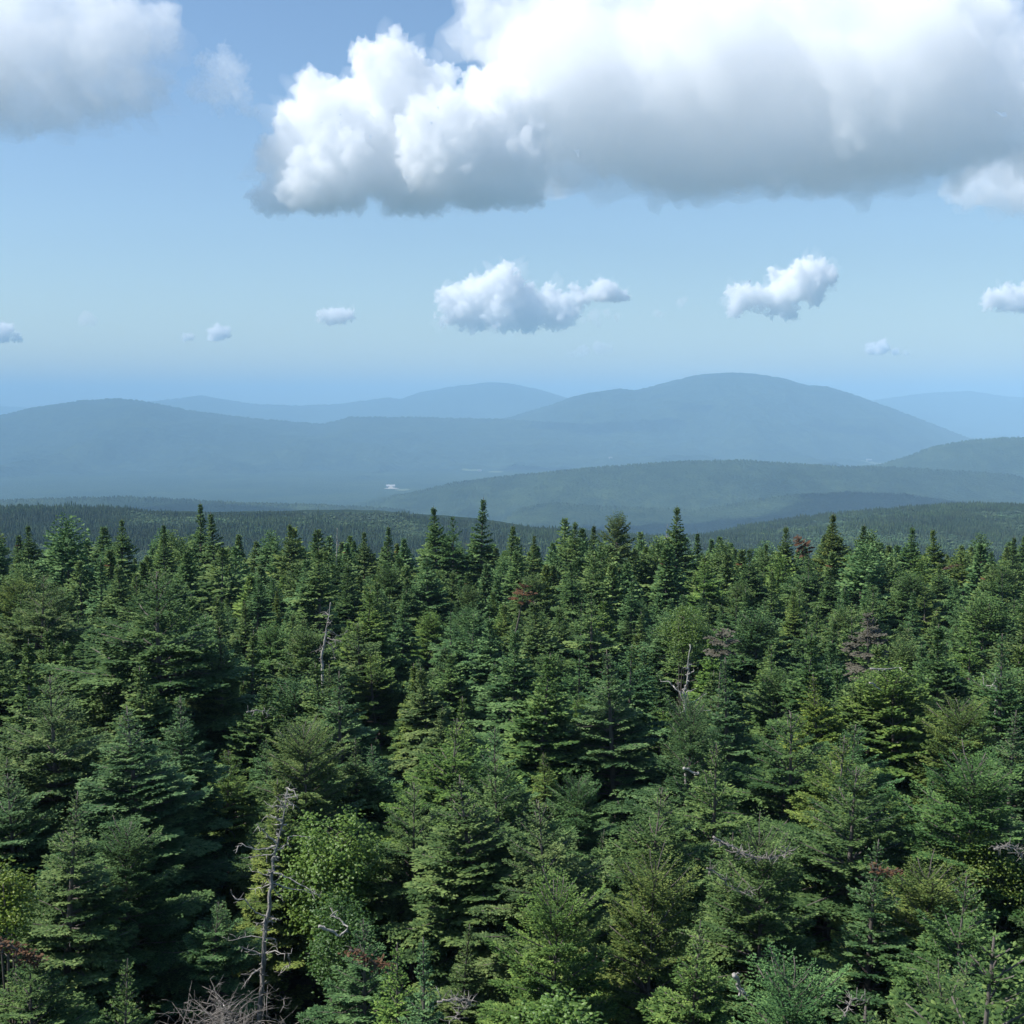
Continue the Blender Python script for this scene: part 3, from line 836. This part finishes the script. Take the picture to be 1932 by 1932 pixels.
def snag(label, trunk, r0, limbs, y, m_trunk, m_limb, seed, n_twig=3, tw_len=.16, r_limb=.017, stubs=0, name='dead_tree', group='dead standing trees among the firs'):
    g = random.Random(seed)
    T = traced(trunk, y)
    foot = T[-1].copy(); foot.z = float(ground_z(foot.x, foot.y))
    root = bpy.data.objects.new(name, None); COL.objects.link(root); root.location = foot
    L = [p - foot for p in T]
    L.append(Vector((0, 0, -.3)) if L[-1].z > .3 else L[-1] + Vector((0, 0, -.3)))
    B = bend(L, 4, .012, g)
    n = len(B)
    mb = MB(); mb.tube(B, [max(.014, r0 * (i / (n - 1)) ** .75 * g.uniform(.86, 1.12)) for i in range(n)], 9)
    for _ in range(stubs):
        p = B[g.randrange(n // 5, n - 1)]; a = g.random() * 6.283; l = g.uniform(.04, .16)
        mb.tube([p, p + Vector((math.cos(a) * l, math.sin(a) * l, g.uniform(-.05, .05)))], [.016, .008], 5)
    link('trunk', mb.mesh('trunk', m_trunk, True), root)
    for k, lm in enumerate(limbs):
        dr = g.choice([-1, -1, 1]) * g.uniform(.1, .4)
        P = bend([p - foot for p in traced(lm, y, dr)], 4, .010, g)
        b = MB(); m = len(P); rr = r_limb * g.uniform(.7, 1.15)
        b.tube(P, [rr * (1 - .75 * i / (m - 1)) for i in range(m)], 6)
        twigs(b, P, rr, g, n_twig, tw_len)
        link('branch', b.mesh('branch', m_limb, True), root)
    set_tag(root, label, 'dead tree', group)
    return root, foot

snag('tall grey flaking dead tree with crooked bare branches before the bright green sapling',
     [(686, 1882), (683, 1919), (674, 1972), (661, 2023), (653, 2054), (649, 2108), (645, 2155), (636, 2222), (629, 2328), (621, 2425)], .062,
     [[(686, 1884), (703, 1890), (711, 1910)], [(683, 1902), (703, 1898)], [(683, 1909), (701, 1904)], [(682, 1928), (664, 1911)], [(682, 1930), (647, 1926)], [(684, 1928), (702, 1923)],
      [(675, 1963), (660, 1955), (640, 1952)], [(661, 2016), (640, 1998), (627, 1985), (613, 1970)], [(660, 2022), (630, 2030), (610, 2032), (580, 2020), (563, 2024)],
      [(655, 2042), (625, 2045), (600, 2048), (582, 2052)], [(666, 2032), (685, 2017), (690, 1999), (705, 1998), (737, 2001)], [(651, 2085), (635, 2090), (602, 2083)],
      [(652, 2085), (672, 2090), (710, 2110), (750, 2135), (773, 2147)], [(650, 2110), (690, 2122), (725, 2128), (752, 2138)], [(649, 2112), (625, 2122), (595, 2124)],
      [(648, 2118), (668, 2140), (680, 2160)], [(640, 2190), (612, 2180), (585, 2152), (560, 2150), (552, 2126)], [(633, 2240), (590, 2240), (545, 2248)], [(633, 2240), (658, 2246), (662, 2262)],
      [(631, 2277), (665, 2275), (696, 2280)], [(629, 2282), (590, 2270), (572, 2262)], [(690, 2282), (693, 2300), (688, 2312), (665, 2332)], [(628, 2310), (600, 2330), (585, 2352)],
      [(622, 2420), (650, 2435), (690, 2452)], [(628, 2330), (612, 2318), (594, 2330)], [(640, 2205), (655, 2195), (668, 2200)], [(637, 2215), (618, 2208), (610, 2215)]],
     24.2, M_SNAG, M_BONE, 1, 8, .20, .018, 110)
snag('bleached grey-white forked dead tree half sunk among blue-green firs',
     [(1649, 1540), (1646, 1577), (1646, 1603), (1642, 1629), (1639, 1646), (1634, 1653), (1638, 1681), (1639, 1702), (1640, 1740)], .05,
     [[(1635, 1681), (1624, 1654), (1612, 1644), (1606, 1637), (1598, 1629), (1581, 1629), (1577, 1624)], [(1640, 1668), (1642, 1653), (1652, 1651), (1666, 1646)],
      [(1647, 1681), (1664, 1675), (1679, 1663), (1691, 1657)], [(1620, 1648), (1620, 1634)], [(1646, 1590), (1655, 1588)], [(1646, 1600), (1637, 1596)], [(1646, 1612), (1658, 1606)],
      [(1639, 1700), (1620, 1706)], [(1640, 1698), (1660, 1700), (1700, 1697)]], 33.0, M_BONE, M_BONE, 2, 3, .12, .026, 14)
snag('thin pale hook-bent dead tree with grey twigs tangled at its middle',
     [(790, 1440), (784, 1478), (780, 1510), (775, 1540), (770, 1560), (772, 1600)], .06,
     [[(784, 1505), (800, 1515), (812, 1520), (828, 1512)], [(776, 1540), (765, 1552), (752, 1556)], [(782, 1525), (798, 1530), (812, 1532)], [(782, 1490), (792, 1486)],
      [(778, 1530), (795, 1545), (800, 1580)], [(785, 1470), (776, 1462)]], 43.0, M_BONE, M_TWIG, 3, 9, .30, .026, 10)
snag('short white broken stub of a dead tree rising among the firs near the frame edge',
     [(2378, 1610), (2380, 1630), (2381, 1650)], .05, [[(2379, 1632), (2366, 1645)], [(2380, 1640), (2352, 1640), (2350, 1615)]], 37.0, M_BONE, M_BONE, 4, 3, .15, .025, 3)
snag('slender white dead pole poking above the skyline firs', [(1596, 1254), (1594, 1268), (1592, 1300), (1590, 1340)], .05, [[(1593, 1285), (1600, 1280)]], 84.0, M_BONE, M_BONE, 5, 1, .2, .02, 4)
snag('grey dead pole between skyline firs in the left third', [(806, 1262), (806, 1290), (805, 1340)], .06, [[(806, 1290), (798, 1282)], [(806, 1305), (816, 1300)]], 86.0, M_BONE, M_TWIG, 6, 2, .3, .025, 8)

M_GREYNEEDLE = needle_material('grey_dead_sprays', [(0.0, (.055, .053, .040)), (.6, (.10, .095, .072)), (1.0, (.15, .142, .112))], transl=.03, spec=.05)
def dead_fir(label, px, py, y, h, mat, lean, seed, wide=.5, lod='mid', gap=.3, foot=.12):
    p = at(px, py, y)
    tm, cm = make_fir(seed, h, wide, lod, power=.7, gap=gap, foot=foot, dead=0)
    cm.materials.clear(); cm.materials.append(mat)
    o = bpy.data.objects.new('dead_fir', None); COL.objects.link(o)
    o.rotation_euler = (0, lean, 0)
    o.location = (p.x - math.sin(lean) * h, p.y, p.z - math.cos(lean) * h)
    link('trunk', tm, o); c = link('crown', cm, o); c['tint'] = [1.0, 1.0, 1.0]
    set_tag(o, label, 'dead fir', 'dead firs still holding needles')
dead_fir('rust-brown dead fir top leaning out of the green middle rows', 993, 1096, 50, 6.5, M_RUST, R(12), 61, .6, foot=.84)
dead_fir('grey-brown dead fir with all its bare sprays still on, behind the yellowish fir', 1637, 1150, 41, 7.2, M_GREYNEEDLE, R(-2), 62, .9, gap=.35, foot=.66)
dead_fir('dead olive-brown fir top leaning hard over in the skyline row', 1500, 1008, 84, 7.5, M_RUST, R(-32), 63, .6, gap=.1, foot=.78)
dead_fir('grey-brown withered fir beside the bleached forked dead tree', 1366, 1185, 41, 5.0, M_GREYNEEDLE, R(3), 64, .6, gap=.4, foot=.82)

def limb(label, pts, y, r, mat, seed, n=12, tw=.25, drift=.3, name='dead_limb', rust=None):
    """one dead limb caught among the live boughs, with its twigs, or with rust needles"""
    g = random.Random(seed)
    P = traced(pts, y, drift)
    o0 = P[0].copy()
    B = bend([p - o0 for p in P], 4, .012, g)
    mb = MB(); m = len(B)
    mb.tube(B, [r * (1 - .7 * i / (m - 1)) for i in range(m)], 6)
    twigs(mb, B, r, g, n, tw)
    root = bpy.data.objects.new(name, None); COL.objects.link(root); root.location = o0
    link('branch', mb.mesh('branch', mat, True), root)
    if rust:
        rg = np.random.default_rng(seed); sh = Shoots()
        Q = np.array([b[:] for b in B]); k = rust
        i = rg.integers(0, len(Q) - 1, k); f = rg.random((k, 1))
        pos = Q[i] * (1 - f) + Q[i + 1] * f + rg.normal(0, .07, (k, 3)) * [1, 1, .5]
        sh.add(pos, rg.normal(0, 1, (k, 3)) * [1, 1, .4], UP, .09, .045, rg.random(k))
        c = link('needles', sh.mesh('needles', M_RUST, rg), root); c['tint'] = [1.0, 1.0, 1.0]
    set_tag(root, label, 'dead branch', 'dead limbs caught in the boughs')
limb('bleached crooked limb lying on boughs beside the tall grey dead tree', [(762, 2214), (790, 2225), (812, 2238), (830, 2222), (815, 2198), (790, 2190)], 21.5, .03, M_BONE, 11, 10, .2)
limb('long pale split limb with a spray of grey twigs below the narrow blue-green fir', [(1705, 2000), (1740, 2020), (1775, 2040), (1812, 2055), (1850, 2050), (1885, 2035)], 21.5, .024, M_TWIG, 12, 90, .26)
limb('drooping grey twigs hanging beneath the long pale split limb', [(1690, 2075), (1712, 2085), (1740, 2115), (1775, 2135), (1800, 2128)], 20.6, .015, M_TWIG, 13, 40, .22)
limb('pale curved limb with a heap of grey twigs at the bottom edge of the view', [(1045, 2395), (1080, 2388), (1110, 2390), (1125, 2400), (1100, 2420), (1075, 2440)], 15.6, .016, M_TWIG, 14, 60, .2)
limb('short white stick lying on dark boughs in the right lower wood', [(1634, 1836), (1648, 1842), (1664, 1850), (1672, 1850)], 25.5, .032, M_BONE, 15, 3, .1)
limb('chalk-white broken stump of a limb in the dark gap near the bottom', [(1755, 2330), (1765, 2345), (1768, 2370), (1790, 2380)], 15.8, .034, M_BONE, 16, 14, .12)
limb('grey fan of bare twigs at the bottom right under pale boughs', [(2020, 2430), (2030, 2400), (2048, 2385), (2070, 2392)], 15.3, .014, M_TWIG, 17, 30, .18)
limb('brown-grey brushy limb curling over the dark hollow at the frame edge', [(2376, 2030), (2400, 2022), (2430, 2030), (2445, 2040)], 21.5, .02, M_TWIG, 18, 50, .22)
limb('rust-red bough thrust in from the frame edge low down', [(-10, 2250), (30, 2265), (65, 2285), (95, 2300)], 17.6, .025, M_BARK, 19, 10, .2, rust=230)
limb('small rust-red bough under the bleached crooked limb', [(835, 2270), (870, 2290), (905, 2305), (935, 2310)], 19.3, .02, M_BARK, 20, 10, .2, rust=130)
limb('orange-brown dead spray between the pale slim fir and its neighbour', [(2085, 2075), (2110, 2085), (2150, 2085)], 20.4, .018, M_BARK, 21, 8, .15, rust=90)
limb('reddish dead twigs in the skyline wood of the right side', [(2255, 1362), (2275, 1355), (2290, 1350)], 58, .03, M_BARK, 22, 6, .3, rust=80)
limb('thin pale limb slanting across boughs in the right middle wood', [(2080, 1598), (2110, 1600), (2150, 1596)], 33, .025, M_BONE, 23, 6, .2)
limb('white stick slanting through yellowish boughs', [(2078, 1632), (2092, 1640), (2108, 1650)], 33, .028, M_BONE, 24, 3, .1)
limb('arched grey dead bough in the dark gap right of the broad dark fir', [(590, 1703), (610, 1698), (632, 1700), (640, 1712)], 31, .025, M_TWIG, 25, 14, .22)

# heap of dead brush at the foot of the grey dead tree
def brush_heap(label, px, py, y, w, h, n, seed):
    g = random.Random(seed)
    c = at(px, py, y); z0 = c.z
    mb = MB()
    for _ in range(n):
        p = Vector((g.gauss(0, w), g.gauss(0, w * .6), g.uniform(-.5, .2) * h))
        a = g.random() * 6.283; d = Vector((math.cos(a), math.sin(a) * .7, g.uniform(-.15, .75)))
        l = g.uniform(.25, .75)
        q = [p + d * l * t + Vector((0, 0, .25 * l * (t - t * t))) + Vector((g.gauss(0, .02), g.gauss(0, .02), g.gauss(0, .02))) for t in (0, .3, .6, 1)]
        r = g.uniform(.004, .010)
        mb.tube(q, [r, r * .8, r * .55, r * .25], 4)
        twigs(mb, q, r, g, 4, .2, 3)
    o = link('dead_brush', mb.mesh('dead_brush', M_TWIG, True), None, c)
    set_tag(o, label, 'brush', kind='stuff')
brush_heap('tangled grey heap of dead brush at the foot of the tall grey dead tree', 420, 1926, 21.0, .5, .6, 130, 3)

def sapling(label, px, py, y, rad, depth, tone, seed, n=5200, leaf=.075):
    """a broad-leaved sapling: several stems, clumped leaves spread through an uneven crown"""
    g = random.Random(seed); rg = np.random.default_rng(seed)
    p = at(px, py, y); gz = float(ground_z(p.x, p.y)); h = p.z - gz
    root = bpy.data.objects.new('broadleaf_sapling', None); COL.objects.link(root); root.location = (p.x, p.y, gz)
    mb = MB(); ends = []
    for k in range(5):
        a = g.random() * 6.283; q = rad * g.uniform(.2, .7)
        pts = [Vector((0, 0, -.2)), Vector((math.cos(a) * q * .3, math.sin(a) * q * .3, h * .4)), Vector((math.cos(a) * q, math.sin(a) * q, h * g.uniform(.78, .95)))]
        pts = bend(pts, 3, .03, g); mb.tube(pts, [.045 * (1 - .8 * i / (len(pts) - 1)) for i in range(len(pts))], 6)
        for _ in range(5):
            b = pts[g.randrange(3, len(pts))]; d = Vector((g.gauss(0, 1), g.gauss(0, 1), g.uniform(.1, .8))).normalized() * rad * g.uniform(.3, .7)
            mb.tube([b, b + d * .5, b + d], [.016, .011, .005], 4)
    link('trunk', mb.mesh('trunk', M_BARK, True), root)
    ncl = int(n / 34)
    u = rg.normal(0, 1, (ncl, 3)); u = unit(u) * (rg.random((ncl, 1)) ** .45)
    C = u * [rad, rad, depth * .5] + [0, 0, h - depth * .5]
    C[:, 2] += rg.normal(0, .08, ncl)
    rim = 1 + .25 * np.sin(np.arctan2(u[:, 1], u[:, 0]) * 3 + seed); C[:, :2] *= rim[:, None]
    L = np.repeat(C, 34, 0) + rg.normal(0, .13, (ncl * 34, 3)) * [1, 1, .6]
    out = unit(L - [0, 0, h - depth * .6])
    sh = Shoots(); k = len(L)
    t = np.repeat(rg.random(ncl) * .6, 34) + rg.random(k) * .4
    sh.add(L, rg.normal(0, 1, (k, 3)) * [1, 1, .35], unit(out * .6 + UP * .6 + rg.normal(0, .3, (k, 3))), leaf * rg.uniform(.7, 1.3, k), leaf * .72, t)
    c = link('crown', sh.mesh('crown', M_LEAF, rg), root); c['tint'] = list(tone)
    set_tag(root, label, 'sapling', 'broad-leaved saplings between the firs')
sapling('bright yellow-green broad-leaved sapling right behind the tall grey dead tree', 622, 1525, 25.9, 1.0, 3.2, (1.0, 1.0, 1.0), 31, 7500, .095)
sapling('fresh green broad-leaved sapling low behind the bleached crooked limb', 640, 1700, 22.5, .6, 1.8, (.5, .62, .66), 32, 4200, .065)
sapling('small bright sapling cut by the bottom edge of the view', 1050, 1880, 15.2, .5, 1.4, (.95, 1.0, 1.1), 35, 2600)
sapling('golden-green sapling peeping in at the frame edge behind the left-hand fir', 12, 1625, 21.5, .5, 1.6, (1.1, .95, .6), 36, 2600)
sapling('yellow-green sapling at the frame edge low on the right side of the valley wood', 1860, 1560, 24, .7, 1.8, (.9, .8, .7), 37, 4200, .06)
sapling('pale green sapling standing among mid rows above the yellowish fir', 1290, 1140, 45, .9, 2.2, (.8, .8, .8), 38, 3800, .08)

# ------------------------------------------------------------------ signs of people in the valley
M_WALL = plain('pale_plaster', (.55, .49, .45)); M_ROOF = plain('pale_metal_roof', (.42, .41, .40), .6); M_PANE = plain('dark_window', (.06, .07, .08), .2)
M_MEADOW = plain('mown_meadow', (.11, .14, .06), 1.0); M_SANDY = plain('gravel_yard', (.36, .33, .28), 1.0)
def valley_z(x, y):
    dg = bpy.context.evaluated_depsgraph_get()
    ok, loc, n, i, ob, m = scene.ray_cast(dg, Vector((x, y, 330)), Vector((0, 0, -1)))
    while ok and ob.name.split('.')[0] in ('haze', 'cloud', 'vapour'):
        ok, loc, n, i, ob, m = scene.ray_cast(dg, loc - Vector((0, 0, .5)), Vector((0, 0, -1)))
    return loc.z if ok else VALLEY
M_DULLROOF = plain('dull_roof', (.27, .27, .28)); M_DULLWALL = plain('dull_wall', (.33, .31, .29))
def house(label, px, py, y, w, d, h, rot, roof=M_DULLROOF, wall=M_DULLWALL, nwin=4, name='house'):
    c = at(px, py, y); z = valley_z(c.x, c.y)
    root = bpy.data.objects.new(name, None); COL.objects.link(root); root.location = (c.x, c.y, z); root.rotation_euler = (0, 0, rot)
    mb = MB(); mb.box(-w / 2, w / 2, -d / 2, d / 2, -4, h); link('wall', mb.mesh('wall', wall), root)
    e = .04 * w; rh = d * .28
    mb = MB(); mb.poly([(-w / 2 - e, -d / 2 - e, h), (w / 2 + e, -d / 2 - e, h), (w / 2 + e, d / 2 + e, h), (-w / 2 - e, d / 2 + e, h), (-w / 2 - e, 0, h + rh), (w / 2 + e, 0, h + rh)],
                       [(0, 1, 5, 4), (2, 3, 4, 5), (1, 2, 5), (3, 0, 4), (3, 2, 1, 0)]); link('roof', mb.mesh('roof', roof), root)
    for k in range(nwin):
        x = -w / 2 + w * (k + .5) / nwin
        mb = MB(); mb.box(x - w / nwin * .25, x + w / nwin * .25, -d / 2 - .12, -d / 2 + .02, h * .35, h * .75); link('window', mb.mesh('window', M_PANE), root)
    set_tag(root, label, 'building', 'buildings far down in the valley')
bpy.context.view_layer.update()
house('long pale building with a big light roof, alone in the valley above the wooded hill', 737, 917, 5850, 40, 24, 10, R(4), M_ROOF, M_WALL, nwin=6, name='lodge')
house('pale farmhouse speck beside the pale meadows below the shoulder ridge', 905, 868, 7300, 22, 14, 8, R(-10))
house('tiny pale house speck on the wooded slope left of the summit mountain', 1152, 861, 7600, 20, 14, 8, R(15))
house('pale barn speck at the valley end where the two wooded hills meet', 1640, 864, 8200, 34, 18, 9, R(5))
house('second pale barn speck close by, nearer the wooded hill', 1662, 866, 8100, 22, 14, 8, R(-5))
def meadow(px, py, y, w, d, mat, seed):
    """a clearing: a thin sheet following the valley floor"""
    g = random.Random(seed); c = at(px, py, y)
    pts = [(c.x + w * g.uniform(.7, 1.2) * math.cos(6.283 * k / 14), c.y + d * g.uniform(.7, 1.2) * math.sin(6.283 * k / 14)) for k in range(14)]
    V = [(x, yy_, valley_z(x, yy_) + 1.5) for x, yy_ in pts] + [(c.x, c.y, valley_z(c.x, c.y) + 2.0)]
    me = mesh_np('meadow', V, [(k, (k + 1) % 14, 14) for k in range(14)], mat)
    set_tag(link('meadow', me), kind='structure')
meadow(760, 920, 5700, 40, 60, M_MEADOW, 1)
meadow(739, 919, 5800, 34, 45, M_SANDY, 2)
meadow(890, 857, 7400, 60, 60, M_MEADOW, 3)
meadow(935, 866, 7250, 55, 90, M_MEADOW, 4)
meadow(1648, 866, 8150, 90, 90, M_MEADOW, 5)

# ------------------------------------------------------------------ a label of its own for every fir
MARKS = [('the tall grey dead tree', 500, 1700), ('the bleached forked dead tree', 1290, 1290), ('the hook-bent dead tree', 622, 1190), ('the rust-brown dead top', 990, 1120),
         ('the broad dark fir', 300, 1240), ('the slim pale fir', 1745, 1560), ('the bare-sprayed dead fir', 1637, 1180), ('the yellowish fir', 1570, 1340), ('the bright green sapling', 612, 1590),
         ('the long pale split limb', 1400, 1600), ('the leaning dead skyline top', 1500, 1010), ('the tallest skyline spire', 905, 960),
         ('the lone left skyline spire', 374, 975), ('the twin-topped skyline fir', 1278, 985), ('the grey-brown withered fir', 1366, 1200), ('the chalk-white stump', 1390, 1845),
         ('the brush heap', 410, 1900), ('the edge rust-red bough', 20, 1790), ('the white broken stub', 1878, 1280), ('the small rust-red bough', 700, 1810)]
OWN = {0: 'broad dark fir with layered boughs, largest of the left-hand wood', 1: 'full blue-green fir below the broad dark fir, its boughs in flat tiers', 4: 'full mid-green fir with pointed leader in the lower middle of the wood',
       5: 'dense dark blue-green fir beside the bleached forked dead tree', 6: 'slim pale blue-green fir with open tiers in the lower right wood', 7: 'bushy blue-green fir just below the long pale split limb',
       8: 'narrow blue-green fir right of the bleached forked dead tree', 9: 'young slender blue-green fir at the bottom, left of the pale curved limb', 10: 'yellowish fir, most golden of all in the right-hand wood',
       30: 'tallest dark spire of the skyline, left of centre against the valley', 31: 'tall dark fir just left of the tallest skyline spire', 32: 'slender dark spire alone on the left skyline', 34: 'twin-topped fir standing clear of the skyline right of centre'}
ORD = ['nearest', 'second', 'third', 'fourth', 'fifth', 'sixth', 'seventh', 'eighth', 'ninth', 'tenth', 'eleventh', 'twelfth', 'thirteenth', 'fourteenth', 'fifteenth', 'sixteenth', 'seventeenth', 'eighteenth', 'nineteenth', 'twentieth']
SHAPE = {'spire': 'narrow', 'cone': 'pointed', 'cone2': 'full', 'broad': 'broad', 'broad2': 'spreading', 'ragged': 'ragged', 'blunt': 'flat-topped'}
bins = {}
for i, T in enumerate(TREES):
    if i in OWN: T['o']['label'] = OWN[i]; continue
    px, py, f = project(T['top'] - Vector((0, 0, .12 * T['h'])))
    d, name, mx, my = min((math.hypot(px - a, (py - b) * 1.3), nm, a, b) for nm, a, b in MARKS)
    dx, dy = px - mx, py - my
    side = ('right of' if dx > 0 else 'left of') if abs(dx) > abs(dy) * .8 else ('in front of' if dy > 0 else 'behind')
    bins.setdefault((T['tint'], SHAPE[T['key']], side, name), []).append((d, i))
for (tint, shape, side, name), L in bins.items():
    L.sort()
    for k, (d, i) in enumerate(L):
        TREES[i]['o']['label'] = f"{'nearest' if k == 0 else ORD[k] + ' nearest'} {tint} {shape} fir {side} {name}" if len(L) > 1 else f'{tint} {shape} fir {side} {name}'
